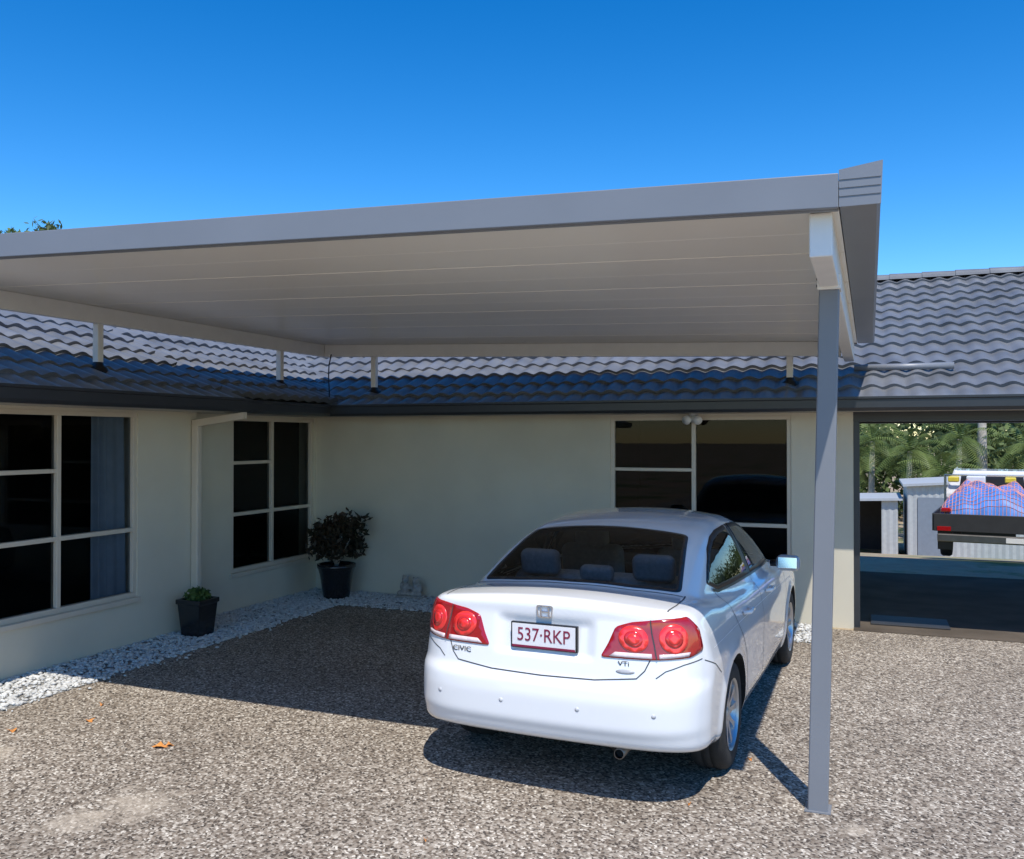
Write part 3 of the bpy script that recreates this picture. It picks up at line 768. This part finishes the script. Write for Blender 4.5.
box('dashboard',(-.68,.68),(2.75,3.35),(.75,.93),M['inter'],car,bevel=.05,seg=4)
box('floor_pan',(-.6,.6),(.6,3.4),(.30,.34),M['inter'],car)
def rbox(name,cx,cy,cz,w,d,h,mat,bev,tilt=0):
    o=box(name,(-w/2,w/2),(-d/2,d/2),(-h/2,h/2),mat,car,bevel=bev,seg=5);o.location=(cx,cy,cz);o.rotation_euler=(tilt,0,0);return o
rbox('rear_seat_back',0,1.20,.80,1.25,.16,.55,M['seat'],.06,.25)
rbox('rear_seat_base',0,1.5,.50,1.25,.5,.16,M['seat'],.06)
for x in (-.40,.36): rbox('rear_headrest',x,1.02,1.135,.27,.10,.17,M['seat'],.045,.2)
rbox('rear_headrest_middle',-.02,1.04,1.08,.22,.09,.10,M['seat'],.035,.2)
for x in (-.37,.37):
    rbox('front_seat_back',x,2.02,.85,.48,.14,.62,M['seat'],.06,.2)
    rbox('front_seat_base',x,2.3,.50,.48,.5,.16,M['seat'],.06)
    rbox('front_headrest',x,1.96,1.22,.26,.10,.18,M['seat'],.045,.15)
sv=[];sf=[]
for i in range(28):
    a=2*math.pi*i/28
    for k in range(8):
        b=2*math.pi*k/8; r=.185+.014*math.cos(b); sv.append((r*math.cos(a),.014*math.sin(b),r*math.sin(a)))
for i in range(28):
    for k in range(8): sf.append((i*8+k,((i+1)%28)*8+k,((i+1)%28)*8+(k+1)%8,i*8+(k+1)%8))
swo=mobj('steering_wheel',sv,sf,M['black'],car,smooth=True);swo.location=(.37,2.68,.95);swo.rotation_euler=(-.4,0,0)
# tail lights
M['redmid']=pmat('red_lens_mid',(.62,.02,.02),.15,coat=1,nvar=.1,nscale=120)
for kd,sx in (('rr',1),('rl',-1)):
    lp=round_poly([(.305,.790),(.345,.86),(.385,.950),(.46,.978),(.60,.997),(.74,1.005),(.81,.94),(.83,.83),(.74,.800),(.55,.790)],.02)
    patch('tail_light',lp,kd,.006,M['redlens'],.02,skirt=.014)
    for (ca,cb,r) in ((.462,.892,.068),(.655,.898,.076)):
        circ=lambda R_:[(ca+R_*math.cos(t*math.pi/12),cb+R_*math.sin(t*math.pi/12)) for t in range(24)]
        patch('tail_lamp_round',circ(r),kd,.010,M['redlamp'],.02,skirt=.006)
        patch('tail_lamp_ring',circ(r*.62),kd,.012,M['redmid'],.02,skirt=.004)
        patch('tail_lamp_core',circ(r*.40),kd,.0135,M['redlamp'],.02,skirt=.003)
    strip('lens_split',[(.562,.792),(.556,.86),(.548,.93),(.545,.992)],kd,w=.005,off=.0125,mat=M['line'])
    patch('tail_light_clear_strip',[(.345,.798),(.375,.822),(.54,.822),(.54,.797)],kd,.010,M['clearlens'],.02,skirt=.004)
    patch('tail_light_clear_strip',[(.575,.797),(.575,.820),(.74,.828),(.73,.808)],kd,.010,M['clearlens'],.02,skirt=.004)
    hp=round_poly([(.30,.60),(.38,.70),(.80,.76),(.86,.70),(.80,.62),(.5,.58)],.02)
    patch('headlight',hp,'fr' if sx>0 else 'fl',.006,M['clearlens'],.03,skirt=.014)
    strip('bumper_gap_corner',[(.55,.700),(.60,.735),(.70,.765),(.82,.785)],kd,w=.005)
strip('boot_gap_lower',[(-.585,.79),(-.56,.735),(-.52,.695),(-.3,.672),(0,.667),(.3,.672),(.52,.695),(.56,.735),(.585,.79)],'rear',w=.006)
for sx in (-1,1):
    strip('boot_gap_side',[(sx*.655,.20),(sx*.665,.35),(sx*.66,.5),(sx*.65,.62)],'top',w=.007)
strip('boot_gap_front',[(-.645,.60),(-.35,.52),(0,.50),(.35,.52),(.645,.60)],'top',w=.008)
for x in (-.62,-.22,.22,.62):
    patch('parking_sensor',[(x+.012*math.cos(t*math.pi/6),.52+.012*math.sin(t*math.pi/6)) for t in range(12)],'rear',.002,pmat('sensor_grey',(.55,.55,.56),.4),.02,skirt=.003)
for sd in ('right','left'):
    strip('door_gap_front',[(3.22,.94),(3.27,.75),(3.24,.5),(3.16,.30),(3.1,.27)],sd)
    strip('door_gap_mid',[(2.04,.985),(2.03,.6),(2.05,.27)],sd)
    strip('door_gap_rear',[(1.02,1.03),(1.06,.9),(1.20,.74),(1.34,.6),(1.40,.42),(1.42,.27)],sd)
    strip('sill_gap',[(1.42,.27),(2.05,.265),(3.1,.27)],sd)
    strip('bumper_gap_side',[(.30,.775),(.42,.73),(.55,.655)],sd,w=.005)
    strip('shoulder_crease',[(.45,.81),(1.0,.815),(2.2,.80),(3.6,.76)],sd,w=.004,off=.0008,mat=pmat('crease_grey',(.6,.6,.61),.4))
    sg=1 if sd=='right' else -1
    for hy in (1.42,2.33):
        tube('door_handle',[(sg*.858,hy-.10,.845),(sg*.893,hy-.07,.848),(sg*.895,hy+.04,.848),(sg*.862,hy+.08,.845)],[.012,.014,.014,.012],M['paint'],car)
    mo=box('mirror_housing_'+sd,(-.090,.090),(-.06,.06),(-.062,.062),M['mirror_house'],car,bevel=.045,seg=5);mo.location=(sg*.935,2.88,.968)
    mg=box('mirror_glass_'+sd,(-.072,.072),(-.066,-.057),(-.044,.044),M['chrome'],car,bevel=.004);mg.location=(sg*.935,2.88,.968);mg.rotation_euler=(-.10,0,.0)
    tube('mirror_arm_'+sd,[(sg*.80,2.92,.955),(sg*.87,2.90,.960)],.028,M['black'],car)
strip('fuel_flap',[(.68,.80),(.83,.80),(.83,.93),(.68,.93),(.68,.80)],'left',w=.004)
patch('front_grille',round_poly([(-.42,.52),(.42,.52),(.45,.60),(-.45,.60)],.02),'front',.004,M['black'],.03)
patch('front_intake',round_poly([(-.5,.26),(.5,.26),(.42,.40),(-.42,.40)],.02),'front',.004,M['black'],.03)
M['brake']=pmat('brake_steel',(.12,.11,.10),.5,metal=.6)
def wheel(name,x,y,sg):
    w=empty(name);w.parent=car;w.location=(x,y,WR)
    if sg<0: w.rotation_euler=(0,0,math.pi)
    R=WR-.002
    lathe('tyre',[(.205,-.10),(.24,-.108),(.29,-.104),(R-.008,-.085),(R,-.06),(R,-.03),(R-.006,-.028),(R-.006,-.022),(R,-.02),(R,.02),(R-.006,.022),(R-.006,.028),(R,.03),(R,.06),(R-.008,.085),(.29,.104),(.24,.108),(.205,.10)],M['rubber'],w,seg=56,axis='X')
    lathe('rim',[(.207,.104),(.200,.098),(.192,.085),(.185,.03),(.180,-.09),(.207,-.10)],M['alloy'],w,seg=48,axis='X')
    lathe('hub',[(0,.082),(.03,.082),(.038,.075),(.055,.070),(.06,.045),(.06,-.02),(0,-.02)],M['alloy'],w,seg=24,axis='X')
    lathe('brake_disc',[(0,.01),(.14,.01),(.14,-.01),(0,-.01)],M['brake'],w,seg=32,axis='X')
    lathe('backing',[(0,-.05),(.18,-.05)],M['well'],w,seg=32,axis='X')
    v=[];f=[]
    for i in range(10):
        a=2*math.pi*i/10
        for r,hw,xo in ((.04,.020,.074),(.12,.014,.080),(.195,.021,.088)):
            for s,dz in ((-1,0),(1,0),(1,-.03),(-1,-.03)):
                v.append((xo+dz,r*math.cos(a)-s*hw*math.sin(a),r*math.sin(a)+s*hw*math.cos(a)))
        k=i*12
        for q_ in range(2):
            for e in range(4):
                e2=(e+1)%4;f.append((k+q_*4+e,k+q_*4+e2,k+q_*4+4+e2,k+q_*4+4+e))
    mobj('spokes',v,f,M['alloy'],w)
for nm,ax in (('rear',AX_R),('front',AX_F)):
    for sg in (1,-1): wheel('wheel_'+nm+('_right' if sg>0 else '_left'),sg*.755,ax,sg)
lathe('exhaust_tip',[(.024,.0),(.029,.0),(.029,.22),(.024,.22),(.022,.02)],M['steel'],car,seg=24,axis='Y',loc=(.42,.10,.285))
lathe('exhaust_inside',[(0,.03),(.025,.03)],M['well'],car,seg=20,axis='Y',loc=(.42,.10,.285))
lathe('muffler',[(0,.0),(.09,0),(.09,.3),(0,.3)],M['well'],car,seg=20,axis='Y',loc=(.36,.32,.30))
pyy=.085; pz=.865
box('number_plate_frame',(-.195,.195),(pyy-.004,pyy+.02),(pz-.071,pz+.071),M['black'],car,bevel=.004)
box('number_plate',(-.184,.184),(pyy-.009,pyy-.0045),(pz-.064,pz+.064),M['platew'],car)
box('number_plate_band',(-.184,.184),(pyy-.0105,pyy-.0092),(pz-.064,pz-.052),M['maroon'],car)
def text(name,s,size,loc,mat,ext=.001,rx=math.pi/2,parent=car,sx=1,rz=0):
    cu=bpy.data.curves.new(name,'FONT');cu.body=s;cu.size=size;cu.extrude=ext;cu.align_x='CENTER';cu.align_y='CENTER'
    o=bpy.data.objects.new(name+'_t',cu);col.objects.link(o)
    d=bpy.context.evaluated_depsgraph_get();m_=bpy.data.meshes.new_from_object(o.evaluated_get(d))
    bpy.data.objects.remove(o)
    m_.materials.clear();m_.materials.append(mat)
    o=bpy.data.objects.new(name,m_);col.objects.link(o);o.parent=parent;o.location=loc;o.rotation_euler=(rx,0,rz);o.scale=(sx,1,1);return o
text('plate_characters','537\u00b7RKP',.103,(0,pyy-.0105,pz+.004),M['maroon'],sx=.86)
def surftext(name,s,size,xc,z,mat,sx):
    y0=proj('rear',xc,z,.0)[0].y;n=proj('rear',xc,z,.0)[1];ang=math.atan2(n.x,-n.y)
    text(name,s,size,(xc+n.x*.004,y0-.004,z),mat,rx=math.pi/2,sx=sx,rz=ang)
surftext('badge_left','CIVIC',.040,-.50,.755,M['black'],1.25)
surftext('badge_right','VTi',.036,.45,.765,M['black'],1.2)
cp4=[(.46+.05*math.cos(t*math.pi/10),.725+.012*math.sin(t*math.pi/10)) for t in range(20)]
patch('dealer_sticker',cp4,'rear',.002,pmat('sticker_grey',(.4,.4,.42),.4),.02,skirt=.003)
bz=1.0
by=proj('rear',0,bz,.004)[0].y
rg=round_poly([(-.042,-.034),(.042,-.034),(.050,.034),(-.050,.034)],.016);ri=inset(rg,.007)
v=[];f=[];n=len(rg)
for yy in (by-.008,by+.01):
    for p_ in rg: v.append((p_[0],yy,bz+p_[1]))
    for p_ in ri: v.append((p_[0],yy,bz+p_[1]))
for i in range(n):
    j=(i+1)%n
    f+=[(i,j,n+j,n+i),(i,2*n+i,2*n+j,j),(n+i,n+j,3*n+j,3*n+i)]
mobj('badge_ring',v,f,M['chrome'],car)
multibox('badge_letter',[((-.028,-.018),(by-.007,by+.01),(bz-.026,bz+.026)),((.018,.028),(by-.007,by+.01),(bz-.026,bz+.026)),((-.018,.018),(by-.007,by+.01),(bz-.005,bz+.004))],M['chrome'],car,bevel=.002)
box('high_brake_lamp',(-.14,.14),(.64,.67),(.951,.985),M['redlens'],car,bevel=.006)
# ---------------------------------------------------------------- pickup truck in back yard
tk=empty('pickup_truck',(1.80,16.7,gz(17.0)-.01),math.radians(-8)); tk.scale=(.88,.88,.82)
def tb(name,x,y,z,mat,bevel=.01,seg=2): return box(name,x,y,z,mat,tk,bevel=bevel,seg=seg)
tb('tray_deck',(-.92,.92),(0,2.3),(.72,.80),M['dark'])
tb('tailgate',(-.92,.92),(-.03,.0),(.62,.98),M['dark'])
tb('tray_side_left',(-.95,-.921),(0,2.3),(.62,.98),M['dark']);tb('tray_side_right',(.921,.95),(0,2.3),(.62,.98),M['dark'])
tb('chassis',(-.45,.45),(.1,4.3),(.45,.70),M['dark'])
tb('rear_bumper',(-.85,.85),(-.16,-.06),(.42,.58),M['steel'],.02)
tb('plate',(.30,.66),(-.175,-.165),(.45,.55),M['platew'],.002)
for s in (-1,1):
    tb('tail_lamp',(s*.74-.12,s*.74+.12),(-.05,-.031),(.63,.72),M['redlens'],.005)
    tb('mud_flap',(s*.74-.13,s*.74+.13),(.2,.22),(.22,.6),M['dark'],.003)
cabp=[(2.4,.5),(2.4,1.25),(2.55,1.78),(3.5,1.80),(4.0,1.22),(4.9,1.08),(5.0,.5)]
v=[(-.86*(1 if z<1.3 else .84),y,z) for y,z in cabp]+[(.86*(1 if z<1.3 else .84),y,z) for y,z in cabp];n=len(cabp)
o=mobj('cab',v,[tuple(range(n)),tuple(range(n,2*n))[::-1]]+[(i,(i+1)%n,n+(i+1)%n,n+i) for i in range(n)],M['paint'],tk)
bb=o.modifiers.new('b','BEVEL');bb.width=.05;bb.segments=3
mobj('cab_rear_window',[(-.62,2.41,1.32),(.62,2.41,1.32),(.58,2.51,1.68),(-.58,2.51,1.68)],[(0,1,2,3)],M['black'],tk)
for y in (.9,4.1):
    for s in (-1,1):
        lathe('wheel',[(0,-.02),(.18,-.02),(.2,.09),(.24,.11),(.33,.10),(.36,.06),(.36,-.06),(.33,-.1),(0,-.1)] if s>0 else [(0,.02),(.18,.02),(.2,-.09),(.24,-.11),(.33,-.10),(.36,-.06),(.36,.06),(.33,.1),(0,.1)],M['rubber'],tk,seg=32,axis='X',loc=(s*.76,y,.36))
N=28;v=[];f=[]
for j in range(N+1):
    for i in range(N+1):
        x=-.86+1.72*i/N;y=.05+2.1*j/N
        e=min(1,4*min(i,N-i)/N)*min(1,5*min(j,N-j)/N)
        z=.82+.74*e**.5*(.9+.08*math.sin(x*7+y*3)+.07*math.cos(y*6-x*4)+.04*math.sin(x*19+y*13))
        v.append((x,y,z))
for j in range(N):
    for i in range(N): f.append((j*(N+1)+i,j*(N+1)+i+1,(j+1)*(N+1)+i+1,(j+1)*(N+1)+i))
mobj('tarp_load',v,f,M['bluetarp'],tk,smooth=True)
o=mobj('load_net',[(a,b,c+.012) for a,b,c in v],f,M['rednet'],tk)
wf=o.modifiers.new('w','WIREFRAME');wf.thickness=.010
tb('red_strap',(-.80,-.62),(-.02,.9),(1.0,1.10),M['redlens'],.03)
tb('rack_bar',(-.9,.9),(2.30,2.35),(1.66,1.70),M['chrome'],.005)
for s in (-1,1): tb('rack_post',(s*.88-.025,s*.88+.025),(2.30,2.35),(.98,1.66),M['chrome'],.003)
for x in (-.7,.35): tb('yellow_crate',(x-.10,x+.10),(1.9,2.2),(1.54,1.66),M['yellow'],.02)
tb('white_box',(-.45,-.1),(1.8,2.1),(1.48,1.68),M['whiteplastic'],.02)
# ---------------------------------------------------------------- sheds
def shed(name,cx,cy,w,d,h,rise,openfront=False):
    z0=gz(cy-d/2);s=empty(name,(cx,cy,z0))
    def corr(x0,y0,x1,y1,h0,h1,nm):
        L=math.hypot(x1-x0,y1-y0);n=int(L/.05);v=[];f=[];nx_,ny_=(y1-y0)/L,-(x1-x0)/L
        for i in range(n+1):
            t=i/n;o=.012*math.sin(i*math.pi/2);x=x0+(x1-x0)*t+nx_*o;y=y0+(y1-y0)*t+ny_*o
            v+=[(x,y,-.3),(x,y,h0+(h1-h0)*t)]
        for i in range(n): f.append((2*i,2*i+2,2*i+3,2*i+1))
        mobj(nm,v,f,M['shedw'],s)
    if not openfront: corr(-w/2,-d/2,w/2,-d/2,h,h+rise,'front_wall')
    else:
        corr(w/2-.5,-d/2,w/2,-d/2,h+rise*.85,h+rise,'front_panel')
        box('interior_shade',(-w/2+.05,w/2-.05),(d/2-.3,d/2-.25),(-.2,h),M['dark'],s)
    corr(-w/2,-d/2,-w/2,d/2,h,h,'side_left');corr(w/2,-d/2,w/2,d/2,h+rise,h+rise,'side_right');corr(-w/2,d/2,w/2,d/2,h,h+rise,'back_wall')
    hexa('roof',[(-w/2-.15,-d/2-.15,h),(w/2+.15,-d/2-.15,h+rise),(w/2+.15,d/2+.15,h+rise),(-w/2-.15,d/2+.15,h),(-w/2-.15,-d/2-.15,h+.08),(w/2+.15,-d/2-.15,h+rise+.08),(w/2+.15,d/2+.15,h+rise+.08),(-w/2-.15,d/2+.15,h+.08)],M['shedg'],s)
    if not openfront:
        box('door',(-w/2+.3,-w/2+1.1),(-d/2-.05,-d/2-.02),(-.1,1.9),M['shedd'],s)
        box('window',(0.2,1.2),(-d/2-.05,-d/2-.02),(1.1,1.8),M['dark'],s)
    return s
shed('garden_shed',4.75,34.5,7.2,4,2.25,.5)
shed('garden_shed',-.5,34.2,2.7,3,1.7,.1,True)
# ---------------------------------------------------------------- trees
def tree(name,x,y,h,crown,nleaf,mat,leaf,trunk=.18,nl=9):
    z=gz(y);t=empty(name,(x,y,z))
    lean=random.uniform(-.5,.5)
    pts=[(0,0,-.2),(lean*.2,0,h*.25),(lean*.5,.1,h*.5),(lean,.1,h*.8)]
    tube('trunk',pts,[trunk,trunk*.8,trunk*.6,trunk*.3],M['bark'],t,seg=10)
    cl=[]
    for i in range(nl):
        a=i*2.4+random.random();hh=h*(.5+.5*(i+1)/nl);r=crown*(.35+.65*random.random())*(1.15-.7*(i/nl))
        e=(lean+r*math.cos(a),r*math.sin(a),hh)
        b=Vector(pts[2]).lerp(Vector(pts[3]),i/nl)
        mid=b.lerp(Vector(e),.5)+Vector((0,0,.2))
        tube('limb',[b,mid,e],[trunk*.35,trunk*.22,trunk*.08],M['bark'],t,seg=6)
        rr=crown*random.uniform(.25,.4)
        cl.append((*e,rr,rr,rr*.7))
    leaf_cloud('crown',cl,nleaf,leaf,mat,t,aspect=.35,surface=.6,droop=.8)
    return t
tree('gum_tree',-30.3,26,11.2,2.6,2800,M['gum'],.26)
tree('gum_tree',-35.5,24,10.5,2.8,2400,M['gum'],.26)
tree('gum_tree',4.2,41,10,3.0,1200,M['gum'],.3,trunk=.26)
def palm(x,y,h,nf=16,fl=2.2):
    t=empty('palm_tree',(x,y,gz(y)))
    tube('trunk',[(0,0,-.2),(.05,0,h*.5),(.1,0,h)],[.16,.13,.10],M['bark'],t)
    V=[];Fc=[];sh=[]
    for i in range(nf):
        a=i*2.4;el=math.radians(75-110*(i/nf));c=random.random()
        prev=Vector((.1,0,h));d=Vector((math.cos(a)*math.cos(el),math.sin(a)*math.cos(el),math.sin(el)))
        side=Vector((-math.sin(a),math.cos(a),0))
        n=22
        for k in range(n):
            nxt=prev+d*fl/n;d=(d+Vector((0,0,-.075))).normalized()
            L=.45*math.sin(math.pi*(k+1.5)/(n+3))
            for s in (-1,1):
                tip=prev+side*s*L+d*.25*L+Vector((0,0,-.35*L))
                q=len(V);V.extend([prev,prev+d*.055,tip]);Fc.append((q,q+1,q+2));sh+=[min(1,.3+.6*c)]*3
            prev=nxt
    o=mobj('fronds',V,Fc,M['palm'],t);set_shade(o,sh)
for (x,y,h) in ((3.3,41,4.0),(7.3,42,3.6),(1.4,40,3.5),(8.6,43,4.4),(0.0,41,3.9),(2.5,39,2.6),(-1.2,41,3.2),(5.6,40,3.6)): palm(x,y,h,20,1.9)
cl=[]
for i in range(150):
    x=rng.uniform(-70,80);y=rng.uniform(54,68);r=rng.uniform(1.6,3.4);cl.append((x,y,gz(50)+rng.uniform(.5,6.6),r,r,r*.8))
for i in range(150):
    x=rng.uniform(-6,22);y=rng.uniform(47,54);r=rng.uniform(.8,2.0);cl.append((x,y,gz(50)+rng.uniform(.2,5.6),r,r,r*.8))
leaf_cloud('distant_trees',cl,95000,.38,M['gum'],None,aspect=.55,surface=.5)
# ---------------------------------------------------------------- camera, light, world
cam=bpy.data.cameras.new('camera');co=bpy.data.objects.new('camera',cam);col.objects.link(co)
cam.sensor_width=36;cam.lens=900/1024*36;cam.clip_end=2000
psi=math.atan(358/900);pit=math.atan(8.5/900)
d=Vector((-math.sin(psi)*math.cos(pit),math.cos(psi)*math.cos(pit),math.sin(pit)))
co.location=(0,0,H0);co.rotation_euler=d.to_track_quat('-Z','Y').to_euler()
scene.camera=co
sd=Vector((.252,-.476,1)).normalized()
sun=bpy.data.lights.new('sun','SUN');sun.energy=5.0;sun.angle=math.radians(.5);sun.color=(1,.955,.88)
so=bpy.data.objects.new('sun',sun);col.objects.link(so);so.rotation_euler=(-sd).to_track_quat('-Z','Y').to_euler();so.location=(5,-10,20)
w=bpy.data.worlds.new('World');scene.world=w;w.use_nodes=True;n=w.node_tree.nodes;l=w.node_tree.links
sky=n.new('ShaderNodeTexSky');sky.sky_type='NISHITA';sky.sun_disc=False;sky.sun_elevation=math.asin(sd.z);sky.sun_rotation=math.atan2(sd.x,sd.y)
sky.air_density=1.0;sky.dust_density=.1;sky.ozone_density=3.5
gm=n.new('ShaderNodeGamma');gm.inputs['Gamma'].default_value=1.3
hs=n.new('ShaderNodeHueSaturation');hs.inputs['Saturation'].default_value=1.26;hs.inputs['Value'].default_value=1.0
l.new(sky.outputs[0],gm.inputs['Color']);l.new(gm.outputs[0],hs.inputs['Color']);l.new(hs.outputs[0],n['Background'].inputs[0]);n['Background'].inputs[1].default_value=.125
scene.view_settings.view_transform='Standard';scene.view_settings.look='None';scene.view_settings.exposure=0
